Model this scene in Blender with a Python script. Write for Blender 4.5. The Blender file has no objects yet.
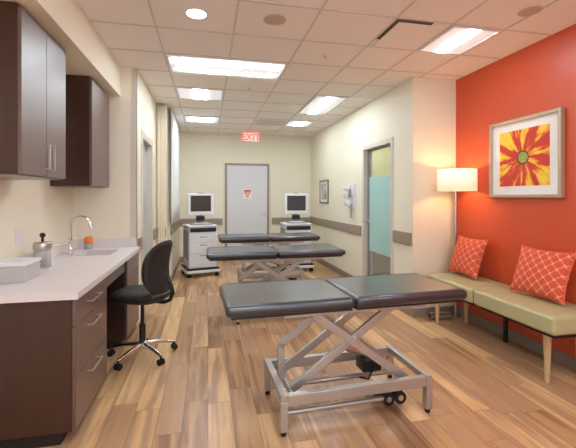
import bpy, bmesh, math, random
from mathutils import Vector, Matrix
random.seed(7)
S = bpy.context.scene
COL = S.collection
R = math.radians
H = 2.76

# ------------------------------------------------------------------ materials
def nm(name):
    m = bpy.data.materials.new(name); m.use_nodes = True
    nt = m.node_tree; b = nt.nodes['Principled BSDF']
    return m, nt, b
def lin(c):
    return tuple((v/12.92 if v <= .04045 else ((v+.055)/1.055)**2.4) for v in [x/255 for x in c])+(1,)
def mat(name, rgb, rough=.5, metal=0, spec=.5, noise=0, nscale=30, bump=0, coat=0, **kw):
    m, nt, b = nm(name)
    b.inputs['Base Color'].default_value = lin(rgb)
    b.inputs['Roughness'].default_value = rough
    b.inputs['Metallic'].default_value = metal
    b.inputs['Specular IOR Level'].default_value = spec
    b.inputs['Coat Weight'].default_value = coat; b.inputs['Coat Roughness'].default_value = .14
    tc = nt.nodes.new('ShaderNodeTexCoord')
    n = nt.nodes.new('ShaderNodeTexNoise'); n.inputs['Scale'].default_value = nscale; n.inputs['Detail'].default_value = 4
    nt.links.new(tc.outputs['Object'], n.inputs['Vector'])
    if kw.get('stretch'):
        mp = nt.nodes.new('ShaderNodeMapping'); mp.inputs['Scale'].default_value = kw['stretch']
        nt.links.new(tc.outputs['Object'], mp.inputs['Vector']); nt.links.new(mp.outputs[0], n.inputs['Vector'])
    a = lin(rgb); amt = noise or .02
    mx = nt.nodes.new('ShaderNodeMix'); mx.data_type = 'RGBA'
    mx.inputs['A'].default_value = tuple(v*(1-amt) for v in a[:3])+(1,)
    mx.inputs['B'].default_value = tuple(min(1, v*(1+amt)) for v in a[:3])+(1,)
    nt.links.new(n.outputs['Fac'], mx.inputs['Factor']); nt.links.new(mx.outputs['Result'], b.inputs['Base Color'])
    if bump:
        bp = nt.nodes.new('ShaderNodeBump'); bp.inputs['Strength'].default_value = bump; bp.inputs['Distance'].default_value = .002
        nt.links.new(n.outputs['Fac'], bp.inputs['Height']); nt.links.new(bp.outputs[0], b.inputs['Normal'])
    return m
def emis(name, rgb, strength, base=None):
    m, nt, b = nm(name)
    b.inputs['Base Color'].default_value = lin(base or rgb)
    b.inputs['Emission Color'].default_value = lin(rgb)
    b.inputs['Emission Strength'].default_value = strength
    return m

M = {}
M['wall'] = mat('cream_paint', (231, 225, 203), .55, noise=.02, nscale=60, bump=.05)
M['orange'] = mat('orange_paint', (204, 84, 50), .38, noise=.02, nscale=60, bump=.05)
M['soffit'] = M['wall']
M['tile'] = mat('ceiling_tile', (240, 236, 232), .9, noise=.05, nscale=220, bump=.2)
M['tbar'] = mat('ceiling_bar', (212, 204, 196), .5)
M['guard'] = mat('taupe_vinyl', (150, 134, 120), .5)
M['base'] = mat('baseboard_vinyl', (140, 126, 112), .5)
M['espresso'] = mat('espresso_laminate', (64, 40, 31), .32, noise=.25, nscale=6, stretch=(6, 6, .6), spec=.6)
M['espresso_sheen'] = mat('espresso_front_sheen', (100, 76, 68), .38, coat=.5, noise=.14, nscale=6, stretch=(6, 6, .6), spec=.7)  # same laminate, lightened and greyed to stand in for reflected room light
M['espresso_sheen'].node_tree.nodes['Principled BSDF'].inputs['Coat Roughness'].default_value = .38
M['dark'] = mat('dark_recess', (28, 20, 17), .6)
M['quartz'] = mat('white_quartz', (222, 216, 214), .25, noise=.05, nscale=90)
M['chrome'] = mat('chrome', (225, 225, 225), .12, 1)
M['steel'] = mat('brushed_steel', (196, 190, 184), .32, 1, noise=.06, nscale=40)
M['nickel'] = mat('satin_nickel', (205, 198, 190), .35, 1)
M['alu'] = mat('table_frame_silver', (186, 182, 176), .36, .75, noise=.05)
M['vinyl'] = mat('black_vinyl', (26, 29, 40), .33, spec=.8, coat=.6, noise=.08, nscale=12, bump=.08)
M['black'] = mat('black_plastic', (24, 24, 26), .4)
M['rubber'] = mat('rubber', (20, 20, 20), .7)
M['chairblack'] = mat('chair_black', (34, 32, 32), .5, noise=.1, nscale=80, bump=.15)
M['white'] = mat('white_plastic', (226, 226, 228), .4)
M['offwhite'] = mat('light_grey_plastic', (220, 220, 225), .4)
M['grey'] = mat('grey_plastic', (140, 140, 145), .5)
M['screen'] = mat('dark_screen', (62, 64, 62), .25)
M['door'] = mat('pale_door', (214, 214, 216), .4)
M['doorframe'] = mat('taupe_metal_frame', (150, 138, 128), .4)
M['doorframe2'] = mat('cream_metal_frame', (206, 200, 188), .4)
M['jamb'] = mat('aluminium_jamb', (150, 148, 145), .35, .6)
M['olive'] = mat('olive_paint', (178, 170, 112), .6)
M['tan'] = mat('tan_panel', (160, 134, 96), .6)
M['bench'] = mat('sage_vinyl', (176, 172, 128), .38, spec=.6, noise=.04, nscale=20, bump=.05)
M['lightwood'] = mat('light_wood', (196, 164, 122), .45, noise=.15, nscale=10, stretch=(8, 8, 1))
M['frame'] = mat('champagne_frame', (188, 172, 150), .35, .5)
M['mat'] = mat('white_mat', (240, 238, 236), .8)
M['curtain'] = mat('white_curtain', (232, 232, 230), .8)
M['beigecurtain'] = mat('beige_curtain', (226, 216, 192), .85)
M['orangeplastic'] = mat('orange_cap', (240, 130, 50), .4)
M['paper'] = mat('paper', (240, 236, 232), .8)
M['red'] = mat('red_ink', (205, 60, 60), .6)
M['sink'] = mat('sink_ceramic', (214, 208, 200), .25)
M['grille'] = mat('dark_grille', (120, 108, 98), .6)
M['tubelight'] = emis('tube_glow', (234, 245, 255), 20)
M['lens'] = emis('lens_glow', (246, 248, 255), .2, (235, 234, 232))
M['can'] = emis('can_glow', (255, 242, 225), 9)
M['shade'] = emis('lamp_shade_glow', (255, 226, 180), .3, (248, 240, 222))
M['bulb'] = emis('bulb_glow', (255, 206, 145), 75)
M['exitletters'] = emis('exit_red', (255, 70, 60), 1.1)
M['exitface'] = emis('exit_face', (255, 150, 140), .6, (240, 200, 190))

def glassm(name, rgb, rough=0.0, alpha=.3):
    m, nt, b = nm(name)
    b.inputs['Base Color'].default_value = lin(rgb); b.inputs['Roughness'].default_value = rough
    b.inputs['Alpha'].default_value = alpha
    return m
M['glass'] = glassm('clear_glass', (225, 235, 232), .05, .14)
M['film'] = glassm('teal_frosted_film', (176, 216, 210), .5, .8)
M['clearplastic'] = glassm('clear_bottle', (190, 190, 182), .12, .7)

# floor planks
def floor_mat():
    m, nt, b = nm('wood_planks'); N = nt.nodes; L = nt.links
    tc = N.new('ShaderNodeTexCoord'); sp = N.new('ShaderNodeSeparateXYZ'); L.new(tc.outputs['Object'], sp.inputs[0])
    def math_(op, a, bb=None, c=None):
        n = N.new('ShaderNodeMath'); n.operation = op
        for i, v in enumerate((a, bb, c)):
            if v is None: continue
            if hasattr(v, 'links'): L.new(v, n.inputs[i])
            else: n.inputs[i].default_value = v
        return n.outputs[0]
    W, LEN = .152, .92
    xr = math_('DIVIDE', sp.outputs['X'], W); row = math_('FLOOR', xr); fx = math_('FRACT', xr)
    wn = N.new('ShaderNodeTexWhiteNoise'); wn.noise_dimensions = '1D'; L.new(row, wn.inputs['W'])
    yy = math_('ADD', math_('DIVIDE', sp.outputs['Y'], LEN), math_('MULTIPLY', wn.outputs['Value'], 7.3))
    pl = math_('FLOOR', yy); fy = math_('FRACT', yy)
    cb = N.new('ShaderNodeCombineXYZ'); L.new(row, cb.inputs[0]); L.new(pl, cb.inputs[1])
    w2 = N.new('ShaderNodeTexWhiteNoise'); w2.noise_dimensions = '3D'; L.new(cb.outputs[0], w2.inputs['Vector'])
    ramp = N.new('ShaderNodeValToRGB'); e = ramp.color_ramp.elements
    cols = [(0, (122, 86, 58)), (.18, (150, 110, 76)), (.38, (188, 146, 102)), (.55, (170, 134, 104)), (.75, (210, 168, 118)), (1, (228, 190, 140))]
    e[0].position = 0; e[0].color = lin(cols[0][1]); e[1].position = 1; e[1].color = lin(cols[-1][1])
    for p, c in cols[1:-1]:
        q = e.new(p); q.color = lin(c)
    # coarse in-plank streaks
    mp = N.new('ShaderNodeMapping'); mp.inputs['Scale'].default_value = (16, 1.1, 1); L.new(tc.outputs['Object'], mp.inputs[0])
    off = N.new('ShaderNodeVectorMath'); off.operation = 'ADD'; L.new(mp.outputs[0], off.inputs[0])
    sc = N.new('ShaderNodeVectorMath'); sc.operation = 'SCALE'; sc.inputs['Scale'].default_value = 40; L.new(w2.outputs['Color'], sc.inputs[0]); L.new(sc.outputs[0], off.inputs[1])
    nz = N.new('ShaderNodeTexNoise'); nz.inputs['Scale'].default_value = 1; nz.inputs['Detail'].default_value = 6; nz.inputs['Distortion'].default_value = .6; L.new(off.outputs[0], nz.inputs['Vector'])
    v = math_('ADD', math_('MULTIPLY', w2.outputs['Value'], .72), math_('MULTIPLY', math_('SUBTRACT', nz.outputs['Fac'], .5), 1.15))
    v = math_('ADD', v, .16)
    L.new(v, ramp.inputs['Fac'])
    # seams
    dx = math_('MINIMUM', fx, math_('SUBTRACT', 1, fx)); dy = math_('MINIMUM', fy, math_('SUBTRACT', 1, fy))
    sx = math_('LESS_THAN', dx, .014); sy = math_('LESS_THAN', dy, .0022)
    seam = math_('MAXIMUM', sx, sy)
    mx = N.new('ShaderNodeMix'); mx.data_type = 'RGBA'; L.new(math_('MULTIPLY', seam, .55), mx.inputs['Factor'])
    L.new(ramp.outputs['Color'], mx.inputs['A']); mx.inputs['B'].default_value = lin((84, 58, 42))
    L.new(mx.outputs['Result'], b.inputs['Base Color'])
    b.inputs['Roughness'].default_value = .33; b.inputs['Specular IOR Level'].default_value = .55
    return m
M['floor'] = floor_mat()

def flower_mat():
    m, nt, b = nm('flower_print'); N = nt.nodes; L = nt.links
    tc = N.new('ShaderNodeTexCoord'); sp = N.new('ShaderNodeSeparateXYZ'); L.new(tc.outputs['Object'], sp.inputs[0])
    def f(op, a, bb=None):
        n = N.new('ShaderNodeMath'); n.operation = op
        for i, v in enumerate((a, bb)):
            if v is None: continue
            if hasattr(v, 'links'): L.new(v, n.inputs[i])
            else: n.inputs[i].default_value = v
        return n.outputs[0]
    y, z = sp.outputs['Y'], sp.outputs['Z']
    r = f('SQRT', f('ADD', f('MULTIPLY', y, y), f('MULTIPLY', z, z)))
    ang = f('ARCTAN2', z, y)
    nz = N.new('ShaderNodeTexNoise'); nz.inputs['Scale'].default_value = 5; nz.inputs['Detail'].default_value = 2; L.new(tc.outputs['Object'], nz.inputs['Vector'])
    nn = f('SUBTRACT', nz.outputs['Fac'], .5)
    # broad red/yellow petals
    n1 = N.new('ShaderNodeTexNoise'); n1.inputs['Scale'].default_value = 1; n1.inputs['Detail'].default_value = 3
    cv = N.new('ShaderNodeCombineXYZ'); cr = f('DIVIDE', 1, f('ADD', r, .0001))
    L.new(f('MULTIPLY', f('MULTIPLY', y, cr), 4.6), cv.inputs[0]); L.new(f('MULTIPLY', f('MULTIPLY', z, cr), 4.6), cv.inputs[1]); L.new(f('MULTIPLY', r, 5), cv.inputs[2])
    L.new(cv.outputs[0], n1.inputs['Vector'])
    s = f('ADD', f('MULTIPLY', f('SUBTRACT', n1.outputs['Fac'], .5), 3.0), f('MULTIPLY', f('SINE', f('ADD', f('MULTIPLY', ang, 9), f('MULTIPLY', nn, 5))), .22))
    s = f('ADD', s, f('ADD', .34, f('MULTIPLY', f('MULTIPLY', r, r), 3.2)))
    rp = N.new('ShaderNodeValToRGB'); e = rp.color_ramp.elements
    e[0].position = 0; e[0].color = lin((208, 56, 44)); e[1].position = 1; e[1].color = lin((250, 214, 70))
    for p, c in ((.40, (208, 60, 38)), (.54, (230, 120, 44)), (.68, (246, 186, 40))):
        q = e.new(p); q.color = lin(c)
    L.new(s, rp.inputs['Fac'])
    r2 = N.new('ShaderNodeValToRGB'); e = r2.color_ramp.elements
    e[0].position = 0; e[0].color = (0, 0, 0, 1); e[1].position = 1; e[1].color = (0, 0, 0, 1)
    r2.color_ramp.elements[0].position = .0
    core = f('LESS_THAN', r, .052); rim = f('LESS_THAN', r, .066)
    m1 = N.new('ShaderNodeMix'); m1.data_type = 'RGBA'; L.new(rim, m1.inputs['Factor']); L.new(rp.outputs['Color'], m1.inputs['A']); m1.inputs['B'].default_value = lin((96, 62, 44))
    m2 = N.new('ShaderNodeMix'); m2.data_type = 'RGBA'; L.new(core, m2.inputs['Factor']); L.new(m1.outputs['Result'], m2.inputs['A'])
    vo = N.new('ShaderNodeTexVoronoi'); vo.inputs['Scale'].default_value = 60; L.new(tc.outputs['Object'], vo.inputs['Vector'])
    r3 = N.new('ShaderNodeValToRGB'); r3.color_ramp.elements[0].color = lin((200, 206, 90)); r3.color_ramp.elements[1].color = lin((110, 122, 60)); L.new(vo.outputs['Distance'], r3.inputs['Fac'])
    L.new(r3.outputs['Color'], m2.inputs['B'])
    N.remove(r2)
    L.new(m2.outputs['Result'], b.inputs['Base Color']); b.inputs['Roughness'].default_value = .5
    return m
M['flower'] = flower_mat()

def pillow_mat():
    m, nt, b = nm('lattice_fabric'); N = nt.nodes; L = nt.links
    tc = N.new('ShaderNodeTexCoord'); sp = N.new('ShaderNodeSeparateXYZ'); L.new(tc.outputs['Object'], sp.inputs[0])
    def f(op, a, bb=None):
        n = N.new('ShaderNodeMath'); n.operation = op
        for i, v in enumerate((a, bb)):
            if v is None: continue
            if hasattr(v, 'links'): L.new(v, n.inputs[i])
            else: n.inputs[i].default_value = v
        return n.outputs[0]
    k = 2*math.pi/.082
    u = f('MULTIPLY', sp.outputs['X'], k); v = f('MULTIPLY', sp.outputs['Z'], k)
    c = f('ADD', f('COSINE', u), f('COSINE', v))          # zero set = diamond lattice
    c2 = f('ADD', c, f('MULTIPLY', f('MULTIPLY', f('SINE', f('MULTIPLY', u, 2)), f('SINE', f('MULTIPLY', v, 2))), .25))
    ln = f('LESS_THAN', f('ABSOLUTE', c2), .2)
    mx = N.new('ShaderNodeMix'); mx.data_type = 'RGBA'; L.new(ln, mx.inputs['Factor'])
    mx.inputs['A'].default_value = lin((208, 82, 56)); mx.inputs['B'].default_value = lin((232, 160, 120))
    L.new(mx.outputs['Result'], b.inputs['Base Color']); b.inputs['Roughness'].default_value = .85
    return m
M['pillow'] = pillow_mat()
M['piping'] = mat('pillow_piping', (226, 110, 80), .8)

def art2_mat():
    m, nt, b = nm('grey_print'); N = nt.nodes; L = nt.links
    tc = N.new('ShaderNodeTexCoord'); mp = N.new('ShaderNodeMapping'); mp.inputs['Scale'].default_value = (1, 22, 5); L.new(tc.outputs['Object'], mp.inputs[0])
    nz = N.new('ShaderNodeTexNoise'); nz.inputs['Scale'].default_value = 1; L.new(mp.outputs[0], nz.inputs['Vector'])
    rp = N.new('ShaderNodeValToRGB'); rp.color_ramp.elements[0].position = .42; rp.color_ramp.elements[0].color = lin((120, 114, 106)); rp.color_ramp.elements[1].position = .56; rp.color_ramp.elements[1].color = lin((214, 208, 196))
    L.new(nz.outputs['Fac'], rp.inputs['Fac']); L.new(rp.outputs['Color'], b.inputs['Base Color'])
    return m
M['art2'] = art2_mat()

# ------------------------------------------------------------------ mesh builder
class MB:
    def __init__(s): s.bm = bmesh.new()
    def box(s, x0, x1, y0, y1, z0, z1):
        v = [s.bm.verts.new(p) for p in ((x0,y0,z0),(x1,y0,z0),(x1,y1,z0),(x0,y1,z0),(x0,y0,z1),(x1,y0,z1),(x1,y1,z1),(x0,y1,z1))]
        for q in ((3,2,1,0),(4,5,6,7),(0,1,5,4),(1,2,6,5),(2,3,7,6),(3,0,4,7)): s.bm.faces.new([v[i] for i in q])
        return s
    def bar(s, p0, p1, w, h, up=(0,0,1)):
        """box beam from p0 to p1, width w (sideways), height h (towards up)"""
        p0, p1 = Vector(p0), Vector(p1); d = (p1-p0).normalized(); u = Vector(up)
        sd = d.cross(u).normalized(); u = sd.cross(d).normalized()
        v = []
        for p in (p0, p1):
            for a, b in ((-1,-1),(1,-1),(1,1),(-1,1)): v.append(s.bm.verts.new(p+sd*a*w/2+u*b*h/2))
        for q in ((0,1,2,3),(7,6,5,4),(0,4,5,1),(1,5,6,2),(2,6,7,3),(3,7,4,0)): s.bm.faces.new([v[i] for i in q])
        return s
    def tube(s, pts, r, seg=10, rs=None):
        pts = [Vector(p) for p in pts]; n = len(pts); rings = []
        t0 = (pts[1]-pts[0]).normalized(); ref = Vector((0,0,1)) if abs(t0.z) < .9 else Vector((1,0,0))
        nrm = t0.cross(ref).normalized()
        for i, p in enumerate(pts):
            t = (pts[min(i+1,n-1)]-pts[max(i-1,0)]).normalized()
            nrm = (nrm - t*nrm.dot(t)).normalized(); bi = t.cross(nrm)
            rr = rs[i] if rs else r
            rings.append([s.bm.verts.new(p+(nrm*math.cos(2*math.pi*k/seg)+bi*math.sin(2*math.pi*k/seg))*rr) for k in range(seg)])
        for a, b in zip(rings, rings[1:]):
            for k in range(seg): s.bm.faces.new((a[k], a[(k+1)%seg], b[(k+1)%seg], b[k]))
        s.bm.faces.new(rings[0][::-1]); s.bm.faces.new(rings[-1])
        return s
    def cyl(s, p0, p1, r, seg=16, r2=None):
        return s.tube([p0, p1], r, seg, [r, r if r2 is None else r2])
    def lathe(s, prof, c=(0,0,0), seg=24, cap=True):
        rings = []
        for (r, z) in prof:
            rings.append([s.bm.verts.new((c[0]+r*math.cos(2*math.pi*k/seg), c[1]+r*math.sin(2*math.pi*k/seg), c[2]+z)) for k in range(seg)])
        for a, b in zip(rings, rings[1:]):
            for k in range(seg): s.bm.faces.new((a[k], a[(k+1)%seg], b[(k+1)%seg], b[k]))
        if cap: s.bm.faces.new(rings[0][::-1]); s.bm.faces.new(rings[-1])
        return s
    def grid(s, f, nu, nv):
        v = [[s.bm.verts.new(f(i/nu, j/nv)) for j in range(nv+1)] for i in range(nu+1)]
        for i in range(nu):
            for j in range(nv): s.bm.faces.new((v[i][j], v[i+1][j], v[i+1][j+1], v[i][j+1]))
        return s
    def prism(s, poly, axis, a, b):
        """poly: 2D points; axis 'x','y','z' extruded from a to b"""
        def P(p, t):
            return {'x': (t, p[0], p[1]), 'y': (p[0], t, p[1]), 'z': (p[0], p[1], t)}[axis]
        A = [s.bm.verts.new(P(p, a)) for p in poly]; B = [s.bm.verts.new(P(p, b)) for p in poly]
        s.bm.faces.new(A[::-1]); s.bm.faces.new(B)
        n = len(poly)
        for i in range(n): s.bm.faces.new((A[i], A[(i+1)%n], B[(i+1)%n], B[i]))
        return s
    def build(s, name, material, parent=None, bevel=0, seg=2, smooth=False, loc=None, subsurf=0, solid=0, angle=40):
        bmesh.ops.recalc_face_normals(s.bm, faces=s.bm.faces)
        me = bpy.data.meshes.new(name); s.bm.to_mesh(me); s.bm.free()
        o = bpy.data.objects.new(name, me); COL.objects.link(o)
        me.materials.append(material)
        if parent: o.parent = parent
        if loc: o.location = loc
        if solid:
            md = o.modifiers.new('sol', 'SOLIDIFY'); md.thickness = solid; md.offset = 0
        if bevel:
            md = o.modifiers.new('bev', 'BEVEL'); md.width = bevel; md.segments = seg; md.limit_method = 'ANGLE'; md.angle_limit = R(40)
        if subsurf:
            md = o.modifiers.new('sub', 'SUBSURF'); md.levels = md.render_levels = subsurf
        if smooth or bevel or subsurf:
            for p in me.polygons: p.use_smooth = True
            try: me.set_sharp_from_angle(angle=R(angle)) if not bevel else None
            except Exception: pass
            if bevel:
                md = o.modifiers.new('wn', 'WEIGHTED_NORMAL'); md.keep_sharp = True
        return o

def tag(o, label, cat, group=None):
    o['label'] = label; o['category'] = cat
    if group: o['group'] = group
    return o
def thing(name, label, cat, loc=(0,0,0), rz=0, group=None):
    o = bpy.data.objects.new(name, None); COL.objects.link(o); o.empty_display_size = .1
    o.location = loc; o.rotation_euler = (0, 0, rz)
    return tag(o, label, cat, group)
def struct(name, mb, m, bevel=0, **k):
    o = mb.build(name, m, bevel=bevel, **k); o['kind'] = 'structure'; return o
def dup(root, loc, rz, label, group=None):
    r = root.copy(); COL.objects.link(r); r.location = loc; r.rotation_euler = (0, 0, rz); r['label'] = label
    if group: r['group'] = group
    for ch in list(root.children):
        c = ch.copy(); COL.objects.link(c); c.parent = r
        for g in list(ch.children):
            d = g.copy(); COL.objects.link(d); d.parent = c
    return r

# ------------------------------------------------------------------ the room
XL, XS, XM, XB = -1.33, -.905, -.745, -.59     # left wall, soffit face, inner left wall, far left wall
YE, YP, YB = 4.2, 5.75, 8.2
XR, XO, YC = 2.30, 2.86, 3.85
YF = -1.6
struct('floor', MB().box(-1.6, 4.2, YF-.1, YB+.2, -.1, 0), M['floor'])
struct('ceiling', MB().box(-1.6, 4.2, YF-.1, YB+.2, H, H+.1), M['tile'])
# ceiling grid bars
g = MB()
gx = [-.41, .21, .815, 1.42, 1.91, 2.39]; gy = [3.15+.55*k for k in range(-8, 10)]
for x in gx:
    y1 = YB if x > XB else (YE if x > XS else YE)
    if x < XS: continue
    x_hi_clip = (x > XR)
    g.box(x-.008, x+.008, YF, (YC if x_hi_clip else YB), H-.006, H+.002)
for y in gy:
    x0 = XS if y < YE else (XM if y < YP else XB); x1 = XO if y < YC else XR
    g.box(x0, x1, y-.008, y+.008, H-.0055, H+.002)
struct('trim_1', g, M['tbar'])
struct('wall_left', MB().box(XL-.1, XL, YF, YE, 0, H), M['wall'])
struct('wall_rear', MB().box(XL-.1, XO+.1, YF-.1, YF, 0, .35).box(XL-.1, XO+.1, YF-.1, YF, 2.6, H).box(XL-.1, XL+.15, YF-.1, YF, .35, 2.6).box(XO-.15, XO+.1, YF-.1, YF, .35, 2.6), M['wall'])
wb = MB().box(XL+.15, XO-.15, YF-.08, YF-.02, .351, .40).box(XL+.15, XO-.15, YF-.08, YF-.02, 2.55, 2.599)
for k in range(5):
    x = XL+.151+k*(XO-XL-.352)/4; wb.box(x, x+.05, YF-.08, YF-.02, .40, 2.55)
struct('added_window_1', wb, mat('added_window_bars', (205, 200, 192), .4))  # unseen glazing added behind the camera so daylight brightens the room
struct('wall_soffit', MB().box(XL+.001, XS, YF, YE-.001, 2.445, H), M['wall'])
# end wall block with the left door opening: from Y 4.2 to 5.75, plane XM
DY0, DY1, DH = 4.50, 5.28, 2.10
b = MB(); b.box(XL-.1, XM-.02, YE, DY0, 0, H).box(XM-.021, XM, YE, DY0, 0, H)
b.box(XM-.14, XM, DY1, YP, 0, H); b.box(XM-.14, XM, DY0, DY1, DH, H)
struct('wall_inner_left', b, M['wall'])
struct('wall_pilaster', MB().box(XM-.14, XB-.02, YP, YP+.42, 0, H), M['wall'])
struct('wall_far_left', MB().box(XB-.12, XB, YP+.42, YB, 0, H), M['wall'])
struct('wall_back', MB().box(XB-.12, 4.1, YB, YB+.1, 0, H), M['wall'])
# right wall with door opening
RY0, RY1, RH = 4.35, 5.22, 2.10
b = MB(); b.box(XR, XR+.12, YC+.12, RY0, 0, H).box(XR, XR+.12, RY1, YB, 0, H).box(XR, XR+.12, RY0, RY1, RH, H)
struct('wall_right', b, M['wall'])
struct('wall_corner', MB().box(XR, XO, YC, YC+.12, 0, H), M['wall'])
struct('wall_orange', MB().box(XO, XO+.12, YF, YC+.12, 0, H), M['orange'])
# side room behind the glass door
struct('wall_side_room', MB().box(XR+.12, 4.0, 6.6, 6.7, 0, H).box(3.9, 4.0, YC+.12, 6.6, 0, H).box(XO+.12, 4.0, YC, YC+.12, 0, H), M['olive'])

# baseboards
struct('baseboard_back', MB().box(XB, .33, YB-.012, YB, 0, .1).box(1.36, XR, YB-.012, YB, 0, .1), M['base'])
struct('baseboard_right', MB().box(XR-.012, XR, RY1+.06, YB-.012, 0, .1).box(XR-.012, XR, YC-.012, RY0-.06, 0, .1), M['base'])
struct('baseboard_corner', MB().box(XR, XO-.012, YC-.012, YC, 0, .1), M['base'])
struct('baseboard_orange', MB().box(XO-.012, XO, YF, YC, 0, .1), M['base'])
struct('baseboard_left', MB().box(XM, XM+.012, DY1+.06, YP-.01, 0, .1).box(XM+.012, XB-.02, YP-.012, YP, 0, .1).box(XB, XB+.012, YP+.42, YB-.012, 0, .1), M['base'])
# wall guards
GZ0, GZ1 = .79, .935
def guard(n, b): struct(n, b, M['guard'], bevel=.006)
guard('trim_2', MB().box(XR-.028, XR, RY1+.09, YB-.03, GZ0, GZ1))
guard('trim_3', MB().box(XR-.028, XR, YC+.02, RY0-.07, GZ0+.03, GZ1+.03))
guard('trim_4', MB().box(1.40, XR-.03, YB-.028, YB, GZ0-.02, GZ1-.02))
guard('trim_5', MB().box(XB+.03, .31, YB-.028, YB, GZ0-.02, GZ1-.02))
guard('trim_6', MB().box(XM, XM+.028, YE+.03, DY0-.07, GZ0, GZ1))
guard('trim_7', MB().box(XM, XM+.026, DY1+.07, YP-.03, GZ0, GZ1).box(XM+.03, XB-.02, YP-.028, YP, GZ0, GZ1))
guard('trim_8', MB().box(XB, XB+.026, YP+.45, YB-.03, GZ0-.02, GZ1-.02))
# clear corner guard on the end of the inner left wall
struct('trim_9', MB().box(XM-.001, XM+.004, YE-.004, YE+.05, .1, H-.01).box(XM-.05, XM+.004, YE-.004, YE, .9, H-.01), M['doorframe2'])

# ------------------------------------------------------------------ doors
def lever(parent, c, axis='y', sgn=-1, length=.11, dirx=-1, m=None):
    b = MB(); m = m or M['nickel']
    c = Vector(c)
    if axis == 'y':
        b.cyl(c, c+Vector((0, sgn*.012, 0)), .028, 16); b.cyl(c, c+Vector((0, sgn*.05, 0)), .009, 10)
        b.tube([c+Vector((0, sgn*.05, 0)), c+Vector((dirx*length, sgn*.052, 0))], .008, 10)
    else:
        b.cyl(c, c+Vector((sgn*.012, 0, 0)), .028, 16); b.cyl(c, c+Vector((sgn*.05, 0, 0)), .009, 10)
        b.tube([c+Vector((sgn*.05, 0, 0)), c+Vector((sgn*.052, dirx*length, 0))], .008, 10)
    return b.build('door_handle', m, parent, smooth=True)
# back door
dx0, dx1 = .363, 1.336
d = struct('door_1', MB().box(dx0+.045, dx1-.045, YB-.03, YB+.0, .01, 2.075), M['door'], bevel=.003)
MB().box(dx0, dx0+.045, YB-.045, YB, 0, 2.12).box(dx1-.045, dx1, YB-.045, YB, 0, 2.12).box(dx0+.045, dx1-.045, YB-.045, YB, 2.075, 2.12).build('door_frame', M['doorframe'], d, bevel=.004)
lever(d, (dx1-.11, YB-.03, .98), 'y', -1, .11, -1)
for z in (.3, 1.05, 1.8): MB().cyl((dx0+.047, YB-.036, z), (dx0+.047, YB-.036, z+.1), .008, 8).build('hinge', M['nickel'], d, smooth=True)
# the paper sign
t = thing('door_sign', 'small white paper notice with red print on the back door', 'sign', (.85, YB-.0325, 1.35))
MB().box(-.09, .09, -.0015, .0015, 0, .2).build('sheet', M['paper'], t)
MB().box(-.075, .075, -.003, -.0016, .145, .185).build('printed_mark', M['red'], t)
for (x0, x1, z) in ((-.07, .0, .115), (.015, .07, .115), (-.06, .055, .085)): MB().box(x0, x1, -.003, -.0016, z, z+.018).build('printed_mark', M['red'], t)
MB().box(-.03, .03, -.003, -.0016, .03, .06).build('printed_mark', M['red'], t)

# left door (grey leaf set back in a metal frame)
d = struct('door_2', MB().box(XM-.10, XM-.06, DY0+.04, DY1-.04, .01, DH-.04), mat('grey_green_door', (176, 182, 176), .45), bevel=.003)
MB().box(XM-.145, XM+.012, DY0-.001, DY0+.04, 0, DH).box(XM-.145, XM+.012, DY1-.04, DY1+.001, 0, DH).box(XM-.145, XM+.012, DY0+.04, DY1-.04, DH-.04, DH).build('door_frame', M['doorframe2'], d, bevel=.003)
MB().box(XM, XM+.014, DY0-.05, DY0, 0, DH+.05).box(XM, XM+.014, DY1, DY1+.05, 0, DH+.05).box(XM, XM+.014, DY0, DY1, DH, DH+.05).build('casing', M['doorframe2'], d, bevel=.003)
lever(d, (XM-.06, DY0+.12, 1.02), 'x', 1, .1, 1)
# right glass door: leaf with teal frosted film
d = struct('door_3', MB().box(XR+.05, XR+.085, RY1-.062, RY1-.02, .01, RH-.02).box(XR+.05, XR+.085, RY0+.02, RY0+.045, .01, RH-.02)
    .box(XR+.05, XR+.085, RY0+.045, RY1-.062, RH-.045, RH-.02).box(XR+.05, XR+.085, RY0+.045, RY1-.062, .01, .08), M['jamb'], bevel=.003)
MB().box(XR-.012, XR+.13, RY1-.02, RY1+.045, 0, RH+.045).box(XR-.012, XR+.13, RY0-.045, RY0+.02, 0, RH+.045).box(XR-.012, XR+.13, RY0+.02, RY1-.02, RH-.02, RH+.045).build('door_frame', M['doorframe2'], d, bevel=.004)
MB().box(XR+.064, XR+.070, RY0+.045, RY1-.062, .08, RH-.045).build('pane', M['glass'], d)
MB().box(XR+.060, XR+.0635, RY0+.045, RY1-.062, .58, 1.675).build('frosted_film', M['film'], d)
lever(d, (XR+.05, RY1-.041, 1.02), 'x', -1, .12, -1)
# low tan cabinet in the side room, seen below the film
t = thing('side_room_cabinet', 'low tan cabinet in the side room, seen through the glass door', 'cabinet', (3.1, 6.3, 0))
MB().box(-.4, .4, -.25, .25, .04, .72).build('cabinet_body', M['tan'], t, bevel=.005)
MB().box(-.42, .42, -.27, .27, .72, .75).build('cabinet_top', M['lightwood'], t, bevel=.004)

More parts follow.
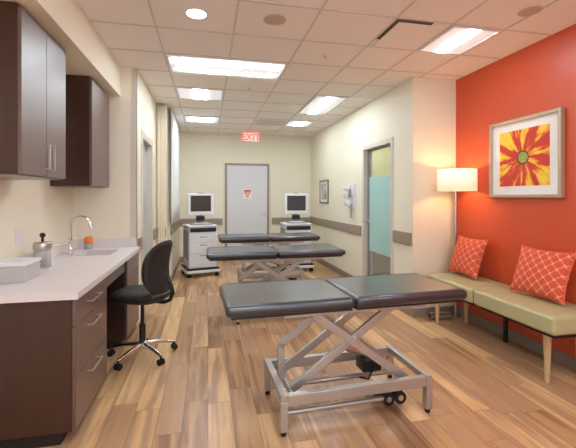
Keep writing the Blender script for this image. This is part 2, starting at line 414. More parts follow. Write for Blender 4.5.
# ------------------------------------------------------------------ ceiling fixtures
def troffer(x0, x1, y0, y1, label, strips, group='ceiling light panels'):
    cx, cy = (x0+x1)/2, (y0+y1)/2
    t = thing('ceiling_light', label, 'ceiling light', (cx, cy, H), 0, group)
    hx, hy = (x1-x0)/2-.012, (y1-y0)/2-.012; w = .022
    MB().box(-hx, hx, -hy, -hy+w, -.014, -.0005).box(-hx, hx, hy-w, hy, -.014, -.0005).box(-hx, -hx+w, -hy+w, hy-w, -.014, -.0005).box(hx-w, hx, -hy+w, hy-w, -.014, -.0005).build('frame', M['white'], t, bevel=.002)
    MB().box(-hx+w, hx-w, -hy+w, hy-w, -.008, -.001).build('diffuser', M['lens'], t)
    for (a0, a1, b0, b1) in strips:
        MB().box(a0*hx, a1*hx, b0*hy, b1*hy, -.016, -.0085).build('light_strip', M['tubelight'], t, bevel=.003)
    return t
troffer(-.41, .815, 3.70, 4.25, 'wide two-by-four ceiling light nearest the cabinets, lying crosswise', [(-.92, .92, -.66, -.2), (-.92, .92, .5, .6)])
troffer(-.41, .21, 4.80, 5.35, 'square ceiling light just behind the wide crosswise one', [(-.3, .3, -.9, .9)])
troffer(-.41, .21, 6.45, 7.0, 'farthest square ceiling light on the left, above the left cart', [(-.7, .7, -.5, .5)])
troffer(1.42, 1.91, 4.80, 5.90, 'long ceiling light running lengthwise along the right wall', [(-.3, .3, -.93, .93)])
troffer(1.42, 1.91, 6.45, 7.0, 'farthest square ceiling light on the right, beside the square vent', [(-.5, .5, -.6, .6)])
troffer(1.91, 2.39, 2.60, 3.15, 'ceiling light nearest the orange wall, beside the angled vent', [(-.24, .2, -.93, .93)])
# extra unseen lights added over and behind the camera to brighten the room
for i, (x0, y0) in enumerate(((-.405, .72), (1.425, .11), (.205, -1.11))):
    troffer(x0, x0+1.22, y0, y0+.61, 'added unseen crosswise ceiling light over the near half of the room', [(-.93, .93, -.3, .3)], 'added ceiling lights out of view')
# downlight, speakers, sprinklers
t = thing('recessed_downlight', 'round glowing recessed downlight in the ceiling above the cabinets', 'ceiling light', (-.085, 2.86, H))
MB().lathe([(.072, -.001), (.072, -.008), (.088, -.006), (.088, -.0005)], seg=32, cap=False).build('trim_ring', M['white'], t, smooth=True)
MB().lathe([(.071, -.005), (.071, -.001)], seg=32).build('lamp_lens', M['can'], t)
for (x, y, r, l) in ((.508, 2.83, .085, 'round ceiling speaker grille right of the glowing downlight'), (2.33, 2.30, .075, 'round ceiling speaker grille over the bench, near the orange wall')):
    t = thing('ceiling_speaker', l, 'speaker', (x, y, H), 0, 'ceiling speakers')
    MB().lathe([(r, -.0005), (r, -.006), (r*.93, -.009), (.001, -.010)], seg=28).build('grille', mat('speaker_grille', (190, 174, 160), .8, noise=.3, nscale=400), t, smooth=True)
    MB().lathe([(r*1.08, -.0004), (r*1.08, -.005), (r*1.0, -.0062), (r*1.0, -.0004)], seg=28, cap=False).build('rim', M['tbar'], t, smooth=True)
for (x, y, l) in ((1.12, 3.45, 'small sprinkler head in the ceiling between the wide light and the angled vent'), (.51, 4.68, 'small sprinkler head in the ceiling just behind the wide crosswise light'), (.95, 5.3, 'small sprinkler head in the ceiling left of the long lengthwise light')):
    t = thing('sprinkler_head', l, 'sprinkler', (x, y, H), 0, 'ceiling sprinkler heads')
    MB().lathe([(.038, -.0005), (.038, -.004), (.015, -.008), (.001, -.008)], seg=20).build('plate', M['white'], t, smooth=True)
    MB().lathe([(.006, -.008), (.006, -.02), (.016, -.022), (.016, -.025)], seg=14).build('deflector', M['nickel'], t, smooth=True)
# angled diffuser
t = thing('ceiling_vent', 'square ceiling air vent with dark open slots, beside the light near the orange wall', 'vent', (1.63, 2.86, H), 0, 'ceiling air vents')
MB().box(-.205, .12, -.255, .13, -.003, -.0005).build('backing', mat('vent_shadow_box', (54, 46, 40), .8), t)
MB().box(-.165, .24, -.205, .262, -.012, -.0035).build('face_plate', M['tile'], t, bevel=.002)
b = MB()
for k in range(2):
    b.box(-.195+.016*k, -.192+.016*k, -.245+.016*k, .12, -.009, -.0035); b.box(-.192+.016*k, .11, -.245+.016*k, -.242+.016*k, -.009, -.0035)
b.build('slot_blades', M['grille'], t)
t = thing('ceiling_vent', 'square louvred ceiling air vent near the exit sign', 'vent', (1.115, 6.725, H), 0, 'ceiling air vents')
MB().box(-.29, .29, -.265, -.235, -.014, -.0005).box(-.29, .29, .235, .265, -.014, -.0005).box(-.29, -.26, -.235, .235, -.014, -.0005).box(.26, .29, -.235, .235, -.014, -.0005).build('frame', M['white'], t, bevel=.002)
MB().box(-.26, .26, -.235, .235, -.004, -.0006).build('backing', mat('vent_shadow_box2', (70, 62, 56), .8), t)
for k in range(6):
    y = -.195+.078*k
    MB().bar((-.26, y, -.012), (.26, y, -.012), .05, .004, (0, .45, 1)).build('slat', M['tbar'], t)

# exit sign
t = thing('exit_sign', 'red lit exit sign hanging from the ceiling above the back door', 'exit sign', (.875, 7.75, H-.225))
MB().box(-.175, .175, -.025, .025, 0, .2).build('housing', M['white'], t, bevel=.008)
MB().box(-.155, .155, -.0285, -.0255, .018, .182).build('face', M['exitface'], t)
MB().box(-.05, .05, -.02, .02, .2, .224).build('canopy', M['white'], t)
def text(body, size, loc, parent, material, rot=(R(90), 0, 0), ext=.001):
    c = bpy.data.curves.new('lettering', 'FONT'); c.body = body; c.size = size; c.extrude = ext; c.align_x = 'CENTER'; c.offset = size*.02
    o = bpy.data.objects.new('lettering', c); COL.objects.link(o)
    dg = bpy.context.evaluated_depsgraph_get(); me = bpy.data.meshes.new_from_object(o.evaluated_get(dg))
    bpy.data.objects.remove(o); n = bpy.data.objects.new('lettering', me); COL.objects.link(n)
    me.materials.clear(); me.materials.append(material)
    n.parent = parent; n.location = loc; n.rotation_euler = rot
    return n
text('EXIT', .19, (0, -.0295, .033), t, M['exitletters'])

# ------------------------------------------------------------------ upper cabinets
def pull(parent, p0, p1, out, m=None):
    """bar pull from p0 to p1 standing off by vector out"""
    p0, p1, out = Vector(p0), Vector(p1), Vector(out); d = (p1-p0).normalized()
    b = MB(); b.bar(p0+out-d*.0, p1+out+d*.0, .009, .012, (0, 0, 1) if abs(d.z) < .5 else (1, 0, 0))
    q0, q1 = p0+d*.006, p1-d*.006
    b.bar(q0, q0+out, .009, .009, d); b.bar(q1, q1+out, .009, .009, d)
    return b.build('handle', M['nickel'], parent, bevel=.0015)
def upper(y0, y1, z0, doors, label):
    t = thing('wall_cabinet', label, 'cabinet', (XL+.001, y0, z0), 0, 'dark wall cabinets under the soffit')
    w = y1-y0; h = 2.444-z0; D = .31
    MB().box(0, D, 0, w, 0, h).build('body', M['espresso'], t, bevel=.002)
    MB().box(.02, D-.015, .02, w-.02, -.004, .001).build('light_rail', M['jamb'], t)
    n = len(doors); dw = w/n
    for i, side in enumerate(doors):
        a, bb = i*dw+.002, (i+1)*dw-.002
        dr = MB().box(D+.001, D+.021, a, bb, .004, h-.02).build('door', M['espresso_sheen'], t, bevel=.0015)
        yh = (bb-.035 if n > 1 else bb-.12) if side == 'r' else a+.035
        pull(dr, (D+.021, yh, .045), (D+.021, yh, .21), (.032, 0, 0))
    return t
upper(2.287, 2.934, 1.505, ('r', 'l'), 'dark two-door wall cabinet nearest the camera, above the worktop')
upper(3.545, 4.13, 1.475, ('r',), 'dark single-door wall cabinet at the far end, above the faucet')

# ------------------------------------------------------------------ base run
CT0, CT1 = .812, .85
sx0, sx1, sy0, sy1 = -1.17, -.88, 3.66, 4.00
b = MB(); X0, X1, Y0, Y1 = XL+.001, -.705, 2.25, YE-.001
b.box(X0, X1, Y0, sy0, CT0, CT1).box(X0, X1, sy1, Y1, CT0, CT1).box(X0, sx0, sy0, sy1, CT0, CT1).box(sx1, X1, sy0, sy1, CT0, CT1)
t = thing('worktop', 'long white quartz worktop with a sink cut-out along the left wall', 'worktop', (0, 0, 0))
b.build('slab', M['quartz'], t)
bk = MB().box(X0, X0+.018, Y0, Y1-.018, CT1+.0005, CT1+.10).box(X0, XM-.003, Y1-.018, Y1, CT1+.0005, CT1+.10).build('backsplash', M['quartz'], bevel=.002)
tag(bk, 'low white quartz backsplash along the walls behind the worktop', 'backsplash')
t = thing('sink', 'white undermount sink set into the far end of the worktop', 'sink', ((sx0+sx1)/2, (sy0+sy1)/2, CT0-.16))
hx, hy = (sx1-sx0)/2+.004, (sy1-sy0)/2+.004
b = MB(); b.box(-hx-.01, hx+.01, -hy-.01, hy+.01, 0, .008)
b.box(-hx-.01, -hx, -hy-.01, hy+.01, .008, .159).box(hx, hx+.01, -hy-.01, hy+.01, .008, .159).box(-hx, hx, -hy-.01, -hy, .008, .159).box(-hx, hx, hy, hy+.01, .008, .159)
b.build('basin', M['sink'], t)
MB().lathe([(.03, .008), (.03, .011), (.012, .010)], seg=20).build('drain', M['chrome'], t, smooth=True)

FX = -.742  # carcass front; drawer fronts stand off to -.715
def base(y0, y1, label, parts, hollow=False):
    t = thing('base_cabinet', label, 'cabinet', (XL+.001, y0, 0), 0, 'dark base cabinets under the worktop')
    w = y1-y0; D = FX-XL-.001
    b = MB()
    if hollow:
        b.box(0, D, 0, .018, .07, CT0-.001).box(0, D, w-.018, w, .07, CT0-.001).box(0, D, .018, w-.018, .07, .09).box(0, .012, .018, w-.018, .09, CT0-.001).box(D-.018, D, .018, w-.018, .60, CT0-.001)
    else: b.box(0, D, 0, w, .07, CT0-.001)
    b.build('body', M['espresso'], t, bevel=.001)
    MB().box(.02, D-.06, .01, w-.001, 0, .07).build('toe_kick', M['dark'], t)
    for kind, z0, z1, zh in parts:
        p = MB().box(D+.001, D+.02, .002, w-.002, z0+.002, z1-.002).build(kind, M['espresso_sheen'], t, bevel=.0015)
        if zh:
            if kind == 'drawer': pull(p, (D+.02, w*.30, zh), (D+.02, w*.62, zh), (.034, 0, 0))
            else: pull(p, (D+.02, .05, zh-.08), (D+.02, .05, zh+.08), (.034, 0, 0))
    return t
base(2.27, 2.92, 'dark three-drawer base cabinet at the near end of the worktop', [('drawer', .656, .808, .745), ('drawer', .37, .656, .60), ('drawer', .072, .37, .318)])
base(3.62, YE-.002, 'dark base cabinet under the sink at the far end of the worktop', [('false_front', .656, .808, None), ('door', .072, .656, None)], hollow=True)
t = thing('knee_space_panel', 'dark apron and back panel of the knee space beside the drawers', 'panel', (0, 0, 0))
MB().box(FX-.02, FX-.002, 2.922, 3.618, .70, CT0-.001).build('apron', M['espresso_sheen'], t, bevel=.001)
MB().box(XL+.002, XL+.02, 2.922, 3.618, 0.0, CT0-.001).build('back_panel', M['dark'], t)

# faucet
t = thing('faucet', 'tall chrome gooseneck faucet behind the sink', 'faucet', (-1.255, 3.80, CT1))
MB().lathe([(.034, 0), (.034, .006), (.026, .012), (.024, .05), (.019, .06), (.018, .16)], seg=20).build('body', M['chrome'], t, smooth=True)
pts = [(0, 0, .15), (0, 0, .27)]
for k in range(1, 11):
    a = math.pi*k/12; pts.append((.085-.085*math.cos(a), 0, .27+.075*math.sin(a)))
pts.append((.175, 0, .262))
MB().tube(pts, .0125, 14).build('spout', M['chrome'], t, smooth=True)
MB().cyl((.172, 0, .272), (.184, 0, .235), .017, 14).build('spray_head', M['chrome'], t, smooth=True)
MB().tube([(0, -.015, .10), (.02, -.055, .115), (.03, -.09, .15)], .007, 10).build('lever', M['chrome'], t, smooth=True)
t = thing('faucet_side_lever', 'small chrome soap pump standing beside the gooseneck faucet', 'soap pump', (-1.19, 3.64, CT1))
MB().lathe([(.02, 0), (.02, .006), (.012, .01), (.012, .05)], seg=16).build('base', M['chrome'], t, smooth=True)
MB().tube([(0, 0, .048), (0, 0, .07), (.05, 0, .072)], .007, 10).build('nozzle', M['chrome'], t, smooth=True)
t.name = 'soap_pump'
# orange-capped bottle
t = thing('soap_bottle', 'small clear bottle with a bright orange top behind the sink', 'bottle', (-1.185, 4.10, CT1))
MB().lathe([(.036, 0), (.038, .01), (.038, .055), (.03, .062)], seg=20).build('bottle_body', M['clearplastic'], t, smooth=True)
MB().lathe([(.038, .062), (.04, .068), (.04, .115), (.03, .128), (.001, .13)], seg=20).build('cap', M['orangeplastic'], t, smooth=True)
# soap dispenser jar
t = thing('dispenser_jar', 'glass jar with a metal collar and black pump knob on the worktop', 'jar', (-1.22, 3.12, CT1))
MB().lathe([(.052, 0), (.056, .005), (.056, .12), (.05, .128)], seg=24).build('glass_body', M['clearplastic'], t, smooth=True)
MB().box(-.03, .045, -.0575, -.0565, .02, .032).box(-.03, .045, -.0575, -.0565, .05, .058).build('label_stripes', M['grey'], t)
MB().lathe([(.001, .002), (.05, .003), (.05, .06), (.001, .06)], seg=20).build('contents', M['offwhite'], t, smooth=True)
MB().lathe([(.060, .135), (.062, .14), (.062, .180), (.056, .19), (.012, .195)], seg=24).build('metal_collar', M['steel'], t, smooth=True)
MB().lathe([(.010, .195), (.010, .225), (.019, .232), (.021, .246), (.012, .258), (.001, .26)], seg=16).build('pump_knob', M['black'], t, smooth=True)
# tissue box
t = thing('storage_box', 'white lidded box at the near end of the worktop', 'box', (-1.203, 2.58, CT1))
MB().box(-.105, .095, 0, .22, 0, .10).build('box_body', mat('box_white_shaded', (186, 182, 180), .5), t, bevel=.004)  # white box, body greyed to imitate shade on its front
MB().box(-.11, .10, -.005, .225, .101, .125).build('lid', M['white'], t, bevel=.004)
MB().lathe([(.035, .1255), (.035, .127)], (0, .11, 0), 20).build('opening', M['offwhite'], t)
# outlet
t = thing('wall_outlet', 'white wall outlet plate above the worktop', 'outlet', (XL, 3.0, 1.035))
MB().box(0, .006, -.038, .038, 0, .12).build('plate', M['white'], t, bevel=.002)
for z in (.022, .07): MB().box(.006, .008, -.018, .018, z, z+.03).build('socket', M['offwhite'], t, bevel=.001)

# ------------------------------------------------------------------ office chair
t = thing('office_chair', 'black swivel office chair pulled up to the worktop', 'office chair', (-.555, 3.40, 0), R(-22))
# local: front of seat towards -X
sh = MB()
def seatf(top):
    def f(u, v):
        a = (u-.5)*2; c = (v-.5)*2
        x = a*.235; y = c*.215
        k = (abs(a)**3.2+abs(c)**3.2)
        e = max(0, 1-k)**.35 if k < 1 else 0
        r = max(abs(a), abs(c)) or 1
        L = (abs(a)**3.2+abs(c)**3.2)**(1/3.2)
        s = r/L if L > 0 else 1
        x *= s; y *= s
        ee = max(0, 1-(r**4))**.5
        z = .550 + (.035*ee+.006*a*a if top else -.07*ee)
        if top: z -= .012*math.exp(-((a-.1)**2+c*c)*3)
        return (x, y, z)
    return f
sh.grid(seatf(True), 24, 24).grid(seatf(False), 24, 24)
bmesh.ops.remove_doubles(sh.bm, verts=sh.bm.verts, dist=.0004)
sh.build('seat', M['chairblack'], t, smooth=True, angle=80)
def backf(front):
    def f(u, v):
        a = (u-.5)*2; c = (v-.5)*2   # a: sideways, c: vertical
        r = max(abs(a), abs(c)); L = (abs(a)**2.8+abs(c)**2.8)**(1/2.8); s = r/L if L > 0 else 1
        a2, c2 = a*s, c*s
        ee = max(0, 1-r**6)**.5
        y = a2*.205; z = .775+c2*.235
        x = .155 + .065*(c2**2) + (.012*c2) - .03*a2*a2
        x += (-.042 if front else .034)*ee
        return (x, y, z)
    return f
sh = MB(); sh.grid(backf(True), 20, 24).grid(backf(False), 20, 24)
bmesh.ops.remove_doubles(sh.bm, verts=sh.bm.verts, dist=.0004)
sh.build('backrest', M['chairblack'], t, smooth=True, angle=80)
MB().tube([(.05, 0, .485), (.20, 0, .48), (.255, 0, .50), (.285, 0, .56), (.265, 0, .63), (.235, 0, .69)], .017, 12).build('back_support', M['black'], t, smooth=True)
MB().box(-.09, .10, -.06, .06, .465, .497).build('mechanism', M['black'], t, bevel=.008)
MB().cyl((0, 0, .14), (0, 0, .47), .016, 16).lathe([(.027, .10), (.027, .28), (.02, .285)], seg=18).build('gas_column', M['black'], t, smooth=True)
MB().tube([(.0, .06, .485), (.0, .2, .47)], .006, 8).build('height_lever', M['black'], t, smooth=True)
MB().lathe([(.04, .075), (.045, .085), (.045, .125), (.03, .135)], seg=20).build('hub', M['chrome'], t, smooth=True)
for k in range(5):
    a = R(30+14+72*k); c, s_ = math.cos(a), math.sin(a)
    lg = MB().tube([(c*.03, s_*.03, .108), (c*.16, s_*.16, .098), (c*.275, s_*.275, .072)], .016, 10, [.021, .017, .013]).build('leg', M['chrome'], t, smooth=True)
    cb = MB(); nx, ny = -s_, c
    for q in (-1, 1):
        cb.cyl((c*.275+nx*q*.010, s_*.275+ny*q*.010, .026), (c*.275+nx*q*.024, s_*.275+ny*q*.024, .026), .0255, 16)
    cb.cyl((c*.275, s_*.275, .03), (c*.275, s_*.275, .066), .009, 8)
    cb.build('caster', M['rubber'], lg, smooth=True)

# ------------------------------------------------------------------ treatment tables
def make_table(loc, label):
    t = thing('treatment_table', label, 'treatment table', loc, 0, 'black padded treatment tables')
    T = .78; yo = .29; xl, xr, xs = -.81, .745, -.04
    def cushion(x0, x1, nm_):
        o = MB().box(x0, x1, -yo, yo, T-.066, T).build(nm_, M['vinyl'], t, bevel=.028, seg=5)
        # welt seam just inside the top edge
        zz = T+.0005; i = .028
        MB().tube([(x0+i, -yo+i, zz-.001), (x1-i, -yo+i, zz-.001), (x1-i, yo-i, zz-.001), (x0+i, yo-i, zz-.001), (x0+i, -yo+i+.001, zz-.001)], .0022, 6).build('seam', M['black'], o, smooth=True)
    cushion(xl, xs-.003, 'backrest_pad'); cushion(xs+.003, xr, 'seat_pad')
    MB().box(xl+.03, xs-.012, -yo+.03, yo-.03, T-.082, T-.064).box(xs+.012, xr-.03, -yo+.03, yo-.03, T-.082, T-.064).build('pad_board', M['black'], t, bevel=.003)
    # top frame
    b = MB()
    for s in (-1, 1):
        b.box(-.46, .50, s*.17-.014, s*.17+.014, T-.122, T-.083)
    b.box(-.46, -.43, -.156, .156, T-.118, T-.086).box(.47, .50, -.156, .156, T-.118, T-.086).box(-.02, .01, -.156, .156, T-.118, T-.086)
    b.build('top_frame', M['alu'], t, bevel=.002)
    for s in (-1, 1): MB().box(xl+.10, -.465, s*.138-.012, s*.138+.012, T-.10, T-.083).build('pad_rail', M['alu'], t, bevel=.002)
    # base frame
    b = MB(); bx, by = .475, .235
    for s in (-1, 1):
        b.box(-bx+.022, bx-.022, s*by-.02, s*by+.02, .172, .236)
    b.build('base_rails', M['alu'], t, bevel=.003)
    for s in (-1, 1):
        x0, x1 = (-bx-.022, -bx+.021) if s < 0 else (bx-.021, bx+.022)
        e = MB().box(x0, x1, -by-.022, by+.022, .2, .242).build('end_crossbar', M['alu'], t, bevel=.004)
        for q in (-1, 1):
            lg = MB().box(x0, x1, q*by-.022, q*by+.022, .028, .199).build('leg', M['alu'], t, bevel=.003)
            cx = (x0+x1)/2
            MB().lathe([(.014, 0), (.017, .004), (.017, .018), (.008, .02), (.008, .03)], (cx, q*by, 0), 14).build('foot', M['rubber'], lg, smooth=True)
    # floor tubes for the lifting wheels
    for s in (-1, 1): MB().tube([(-bx+.02, s*.16, .085), (.20 if s < 0 else bx-.02, s*.16, .085)], .017, 10).build('lower_tube', M['alu'], t, smooth=True)
    MB().box(-bx+.021, bx-.021, -by-.006+.03, -by+.03+.012, .15, .177).build('lower_rail', M['grey'], t, bevel=.002)
    for s in (-1, 1):
        y = s*.13
        a1 = MB().bar((-.41, y, .20), (.28, y, .665), .024, .05, (0, 0, 1)).build('scissor_arm', M['alu'], t, bevel=.003)
        y2 = s*.165
        a2 = MB().bar((-.27, y2, .665), (.36, y2, .20), .024, .05, (0, 0, 1)).build('scissor_arm', M['alu'], t, bevel=.003)
        MB().cyl((.018, s*.116, .478), (.018, s*.182, .478), .016, 14).build('pivot', M['steel'], t, smooth=True)
    for (x, z, hw) in ((-.41, .20, .21), (.36, .20, .21), (.28, .66, .156), (-.27, .66, .156)):
        MB().tube([(x, -hw, z), (x, hw, z)], .014, 12).build('cross_shaft', M['steel'], t, smooth=True)
    # bent lifting link
    b = MB(); y = .03
    b.bar((-.425, y, .20), (-.43, y, .43), .03, .045, (1, 0, 0)); b.bar((-.44, y, .415), (-.10, y, .655), .03, .045, (0, 0, 1))
    b.build('lift_link', M['alu'], t, bevel=.003)
    MB().cyl((.36, .02, .21), (.02, .02, .36), .022, 14).build('actuator_tube', M['steel'], t, smooth=True)
    MB().box(.12, .26, -.04, .08, .20, .285).box(.18, .24, .08, .14, .21, .27).build('motor', M['black'], t, bevel=.01)
    MB().tube([(.20, -.04, .24), (.12, -.12, .20), (.05, -.14, .23)], .007, 8).build('cable', M['black'], t, smooth=True)
    for x in (.26, .345):
        w = MB().cyl((x, -.135, .055), (x, -.095, .055), .042, 20).build('wheel', M['rubber'], t, smooth=True)
        MB().cyl((x, -.139, .055), (x, -.091, .055), .018, 14).build('wheel_hub', M['steel'], w, smooth=True)
    MB().box(.18, .365, -.09, -.07, .045, .10).build('wheel_bracket', M['black'], t, bevel=.003)
    return t
t1 = make_table((.893, 2.35, 0), 'black padded treatment table nearest the camera, on a silver scissor base')
t1.rotation_euler.z = R(2.2)
dup(t1, (.795, 4.27, 0), 0, 'middle black treatment table, second from the camera')
dup(t1, (.965, 5.80, 0), 0, 'farthest black treatment table, in front of the back door')

# ------------------------------------------------------------------ medical carts
def make_cart(loc, rz, label):
    t = thing('medical_cart', label, 'medical cart', loc, rz, 'white rolling medical carts with monitors')
    # front is -Y
    b = MB(); b.prism([(-.27, -.30), (.27, -.30), (.30, -.26), (.30, .26), (.26, .30), (-.26, .30), (-.30, .26), (-.30, -.26)], 'z', .075, .125)
    bs = b.build('base', M['offwhite'], t, bevel=.012)
    MB().box(-.28, .28, -.28, .28, .126, .15).build('base_gap', M['black'], t)
    for sx in (-1, 1):
        for sy in (-1, 1):
            c = MB(); x, y = sx*.24, sy*.24
            c.cyl((x-.03, y, .034), (x+.03, y, .034), .034, 16); c.cyl((x, y, .04), (x, y, .078), .012, 8)
            c.build('caster', M['rubber'], t, smooth=True)
    body = MB().box(-.24, .24, -.25, .25, .151, .86).build('body', M['offwhite'], t, bevel=.012)
    for (z0, z1) in ((.18, .40), (.42, .58), (.60, .72)):
        d = MB().box(-.215, .215, -.262, -.252, z0, z1).build('drawer', M['offwhite'], t, bevel=.004)
        MB().box(-.06, .06, -.266, -.263, z1-.035, z1-.022).build('handle', M['grey'], d, bevel=.001)
    MB().box(-.03, .03, -.2665, -.263, .47, .53).build('round_lock', M['white'], t, bevel=.006)
    MB().box(-.225, .225, -.258, -.2505, .775, .845).build('slot_panel', M['black'], t, bevel=.003)
    MB().box(-.256, -.241, -.18, .2, .30, .80).build('side_panel', M['grey'], t, bevel=.004)
    MB().box(-.256, .256, -.275, .265, .861, .89).build('top_deck', M['white'], t, bevel=.01)
    MB().tube([(-.25, -.2, .86), (-.29, -.2, .86), (-.29, .1, .86), (-.25, .1, .86)], .011, 10).build('side_handle', M['grey'], t, smooth=True)
    MB().prism([(-.30+.04, .892), (.10-.04, .892), (.10-.06, .925), (-.30+.08, .905)], 'x', -.17, .17).build('keyboard', M['grey'], t, bevel=.004)
    # monitor
    MB().prism([(-.12, .891), (.14, .891), (.12, .915), (-.08, .925)], 'x', -.11, .11).build('stand_foot', M['offwhite'], t, bevel=.005)
    MB().box(-.05, .05, .0, .06, .92, 1.14).build('stand_neck', M['grey'], t, bevel=.008)
    MB().box(-.075, .075, -.06, .0, .96, 1.04).build('control_knob_panel', M['black'], t, bevel=.01)
    mo = MB().box(-.23, .23, -.075, -.01, 1.055, 1.44).build('monitor', M['white'], t, bevel=.014)
    MB().box(-.18, .18, -.079, -.0755, 1.125, 1.405).build('screen', M['screen'], mo, bevel=.002)
    MB().box(-.04, .04, -.06, -.02, 1.436, 1.455).build('webcam', M['grey'], mo, bevel=.004)
    return t
c1 = make_cart((-.14, 6.80, 0), R(14), 'white medical cart with monitor to the left of the back door')
dup(c1, (1.63, 6.86, 0), R(0), 'white medical cart with monitor to the right of the back door')

# ------------------------------------------------------------------ privacy curtains on the far left
def curtain(name, x, y0, y1, z0, z1, m, label, amp=.013, n=16):
    t = thing(name, label, 'curtain', (x, y0, 0), 0)
    def f(u, v):
        return (amp*math.sin(u*n*2*math.pi)*(1-.3*v), u*(y1-y0)+.01*math.sin(u*n*4*math.pi), z0+v*(z1-z0))
    MB().grid(f, n*10, 6).build('cloth', m, t, smooth=True, solid=.003)
    MB().box(-.012, .012, -.03, y1-y0+.03, z1, z1+.02).build('track', M['alu'], t, bevel=.002)
    return t
curtain('privacy_curtain', XB+.032, YP+.25, 7.6, .96, H-.03, M['curtain'], 'white pleated curtain hanging along the far left wall by the cart')
# beige curtain stack in front of the pilaster
t = thing('privacy_curtain', 'beige bunched curtain hanging to the floor beside the left doorway', 'curtain', (-.672, YP-.045, 0))
def f(u, v):
    return (-.055+.11*u, .006*math.sin(u*4*2*math.pi)-.0, .06+v*(H-.10))
MB().grid(f, 48, 6).build('cloth', M['beigecurtain'], t, smooth=True, solid=.003)
MB().box(-.07, .07, -.012, .012, H-.04, H-.006).build('track', M['alu'], t, bevel=.002)

# ------------------------------------------------------------------ right wall fittings
t = thing('picture_frame', 'small framed grey print on the right wall beside the right cart', 'picture', (XR-.001, 7.14, 1.485))
fy, fz = .27, .235
MB().box(-.025, 0, -fy, -fy+.03, -fz, fz).box(-.025, 0, fy-.03, fy, -fz, fz).box(-.025, 0, -fy+.03, fy-.03, fz-.03, fz).box(-.025, 0, -fy+.03, fy-.03, -fz, -fz+.03).build('frame', mat('dark_bronze_frame', (132, 118, 100), .4, .4), t, bevel=.002)
MB().box(-.01, -.001, -fy+.03, fy-.03, -fz+.03, fz-.03).build('mat_board', M['mat'], t)
MB().box(-.0115, -.0101, -fy+.09, fy-.09, -fz+.08, fz-.07).build('print', M['art2'], t)
t = thing('wall_diagnostic_set', 'white and grey diagnostic instrument holder on the right wall beside the glass door', 'instrument holder', (XR-.001, 5.66, 1.32))
MB().box(-.03, 0, -.12, .12, -.13, .28).build('backplate', M['offwhite'], t, bevel=.008)
for i, (z, w) in enumerate(((.19, .07), (.07, .075), (-.05, .07))):
    c = MB().prism([(-.032, z-.045), (-.13, z-.01), (-.135, z+.03), (-.08, z+.05), (-.032, z+.06)], 'y', .02, .02+w).build('instrument_cradle', M['white'], t, bevel=.01)
MB().lathe([(.022, 0), (.03, .02), (.02, .10), (.018, .14)], (-.075, -.06, .05), 14).build('instrument_head', M['grey'], t, smooth=True)
pts = [(-.05, -.06+.012*math.sin(k*1.9), -.12-.012*k) for k in range(14)]
MB().tube([(-.04, -.06, -.05)]+pts, .009, 8).build('coiled_cord', M['grey'], t, smooth=True)
t = thing('light_switch', 'small white switch plate right of the glass door', 'switch', (XR-.001, 4.10, 1.27))
MB().box(-.006, 0, -.035, .035, -.055, .055).build('plate', M['white'], t, bevel=.002)
MB().box(-.010, -.006, -.012, .012, -.02, .02).build('toggle', M['offwhite'], t, bevel=.001)

# ------------------------------------------------------------------ artwork
t = thing('framed_artwork', 'large framed red and yellow flower print on the orange wall', 'picture', (XO-.001, 2.877, 1.745))
fy, fz = .395, .37
w = .028
MB().box(-.045, 0, -fy, -fy+w, -fz, fz).box(-.045, 0, fy-w, fy, -fz, fz).box(-.045, 0, -fy+w, fy-w, fz-w, fz).box(-.045, 0, -fy+w, fy-w, -fz, -fz+w).build('frame', M['frame'], t, bevel=.004)
MB().box(-.020, -.001, -fy+w, fy-w, -fz+w, fz-w).build('mat_board', M['mat'], t)
MB().box(-.0225, -.0202, -.275, .275, -.262, .262).build('flower_print', M['flower'], t)

# ------------------------------------------------------------------ bench
SZ = .535; BX0, BX1 = 2.36, XO-.018
def bench_unit(y0, y1, legs, label):
    t = thing('bench', label, 'bench', (0, y0, 0), 0, 'sage green upholstered bench units along the orange wall')
    w = y1-y0
    MB().box(BX0, BX1, .002, w-.002, SZ-.135, SZ).build('cushion', M['bench'], t, bevel=.025, seg=4)
    MB().box(BX0+.05, BX1-.03, .04, w-.04, SZ-.165, SZ-.136).build('under_frame', M['dark'], t)
    for (x, y) in legs:
        MB().lathe([(.016, 0), (.0255, .25), (.03, SZ-.166)], (x, y, 0), 16).build('leg', M['lightwood'], t, smooth=True)
    return t
bench_unit(2.13, 2.945, ((2.475, .16), (2.77, .16)), 'near sage green bench unit under the flower print')
bench_unit(2.955, 3.68, ((2.43, .62), (2.77, .60)), 'far sage green bench unit beside the floor lamp')
# metal centre leg pair shared under the seam belongs to far unit
t = [o for o in COL.objects if o.name.startswith('bench') and o.location.y > 2.9][0]
MB().bar((2.77, .05, 0), (2.77, .05, SZ-.166), .03, .03, (1, 0, 0)).build('leg', M['dark'], t, bevel=.002)
# grey box under bench
t = thing('floor_power_box', 'grey metal drum lying on the floor under the far end of the bench', 'drum', (2.56, 3.72, 0))
MB().cyl((-.12, 0, .042), (.12, 0, .042), .041, 20).build('housing', M['steel'], t, smooth=True)
MB().cyl((-.122, 0, .042), (-.1205, 0, .042), .022, 16).build('end_hole', M['black'], t)
t.name = 'metal_drum'; t.rotation_euler = (0, 0, R(-8))

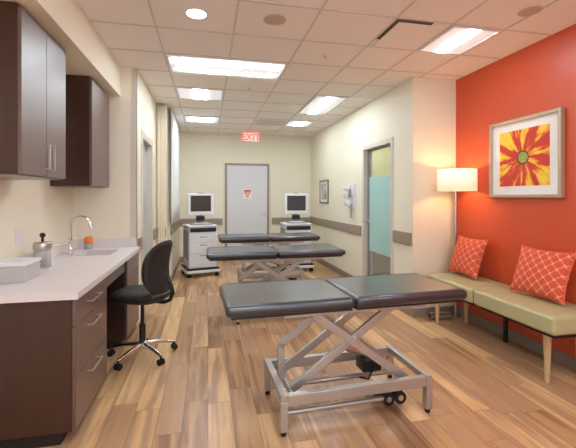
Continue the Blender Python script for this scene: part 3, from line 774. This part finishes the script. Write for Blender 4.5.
def pillow(loc, rz, tilt, label, s=.245, sz=.208):
    n = 28
    def f(side):
        def g_(u, v):
            a = (u-.5)*2; c = (v-.5)*2
            e = (1-a*a)*(1-c*c); th = .075*max(0, e)**.45
            k = 1-.10*(1-a*a)*(abs(c)**3) ; k2 = 1-.10*(1-c*c)*(abs(a)**3)
            return (a*s*k2, side*th, c*sz*k)
        return g_
    b = MB(); b.grid(f(1), n, n).grid(f(-1), n, n)
    bmesh.ops.remove_doubles(b.bm, verts=b.bm.verts, dist=.0003)
    t = thing('throw_pillow', label, 'pillow', loc, 0, 'orange lattice-pattern pillows on the bench')
    t.rotation_euler = (R(tilt[0]), R(tilt[1]), rz)
    b.build('cover', M['pillow'], t, smooth=True, angle=85)
    pts = []
    for k in range(4):
        for j in range(14):
            q = -1+2*j/14; a, c = [(q, -1), (1, q), (-q, 1), (-1, -q)][k]
            pts.append(f(1)((a+1)/2, (c+1)/2))
    pts.append(pts[0])
    MB().tube(pts, .004, 6).build('piping', M['piping'], t, smooth=True)
    return t
pillow((2.70, 3.45, SZ+.215), R(90), (20, 0), 'orange lattice-pattern pillow on the far bench unit by the lamp', .22, .21)
pillow((2.715, 2.57, SZ+.214), R(90+4), (20, 0), 'orange lattice-pattern pillow on the near bench unit under the flower print')

# ------------------------------------------------------------------ floor lamp
t = thing('floor_lamp', 'grey floor lamp with a glowing white drum shade in the orange corner', 'floor lamp', (2.79, 3.765, 0))
MB().lathe([(.055, 0), (.055, .012), (.02, .02)], seg=28).build('base', M['steel'], t, smooth=True)
MB().cyl((0, 0, .018), (0, 0, 1.56), .018, 14).build('pole', M['steel'], t, smooth=True)
MB().tube([(0, 0, 1.555), (-.06, -.10, 1.56), (-.14, -.215, 1.56)], .008, 10).build('arm', M['steel'], t, smooth=True)
c = (-.14, -.215)
MB().lathe([(.198, 1.445), (.198, 1.68)], (c[0], c[1], 0), 40, cap=False).build('lamp_shade', M['shade'], t, smooth=True, solid=.003)
MB().lathe([(.018, 1.50), (.018, 1.54), (.016, 1.555)], (c[0], c[1], 0), 14).build('socket', M['white'], t, smooth=True)
MB().lathe([(.001, 1.535), (.02, 1.545), (.032, 1.575), (.028, 1.60), (.001, 1.618)], (c[0], c[1], 0), 16).build('bulb', M['bulb'], t, smooth=True)

# ------------------------------------------------------------------ unseen side room lamp, added to brighten the olive walls
t = troffer(2.6, 3.21, 5.6, 6.15, 'added unseen ceiling light inside the side room behind the glass door', [(-.85, .85, -.85, .85)], 'added ceiling lights out of view')

# ------------------------------------------------------------------ camera, world
cam = bpy.data.cameras.new('camera'); co = bpy.data.objects.new('camera', cam); COL.objects.link(co)
cam.sensor_width = 36; cam.lens = 370/576*36; cam.shift_y = -27/576; cam.clip_start = .02
co.location = (0, 0, 1.38); co.rotation_euler = (R(90), 0, R(-12.2))
S.camera = co
w = bpy.data.worlds.new('world'); S.world = w; w.use_nodes = True
w.node_tree.nodes['Background'].inputs[0].default_value = (.84, .9, 1, 1); w.node_tree.nodes['Background'].inputs[1].default_value = 1.1
S.view_settings.view_transform = 'Standard'; S.view_settings.look = 'None'; S.view_settings.gamma = 1; S.view_settings.use_curve_mapping = False
S.view_settings.exposure = 1.02
S.cycles.max_bounces = 10; S.cycles.diffuse_bounces = 6; S.cycles.transparent_max_bounces = 12
S.cycles.sample_clamp_indirect = 6
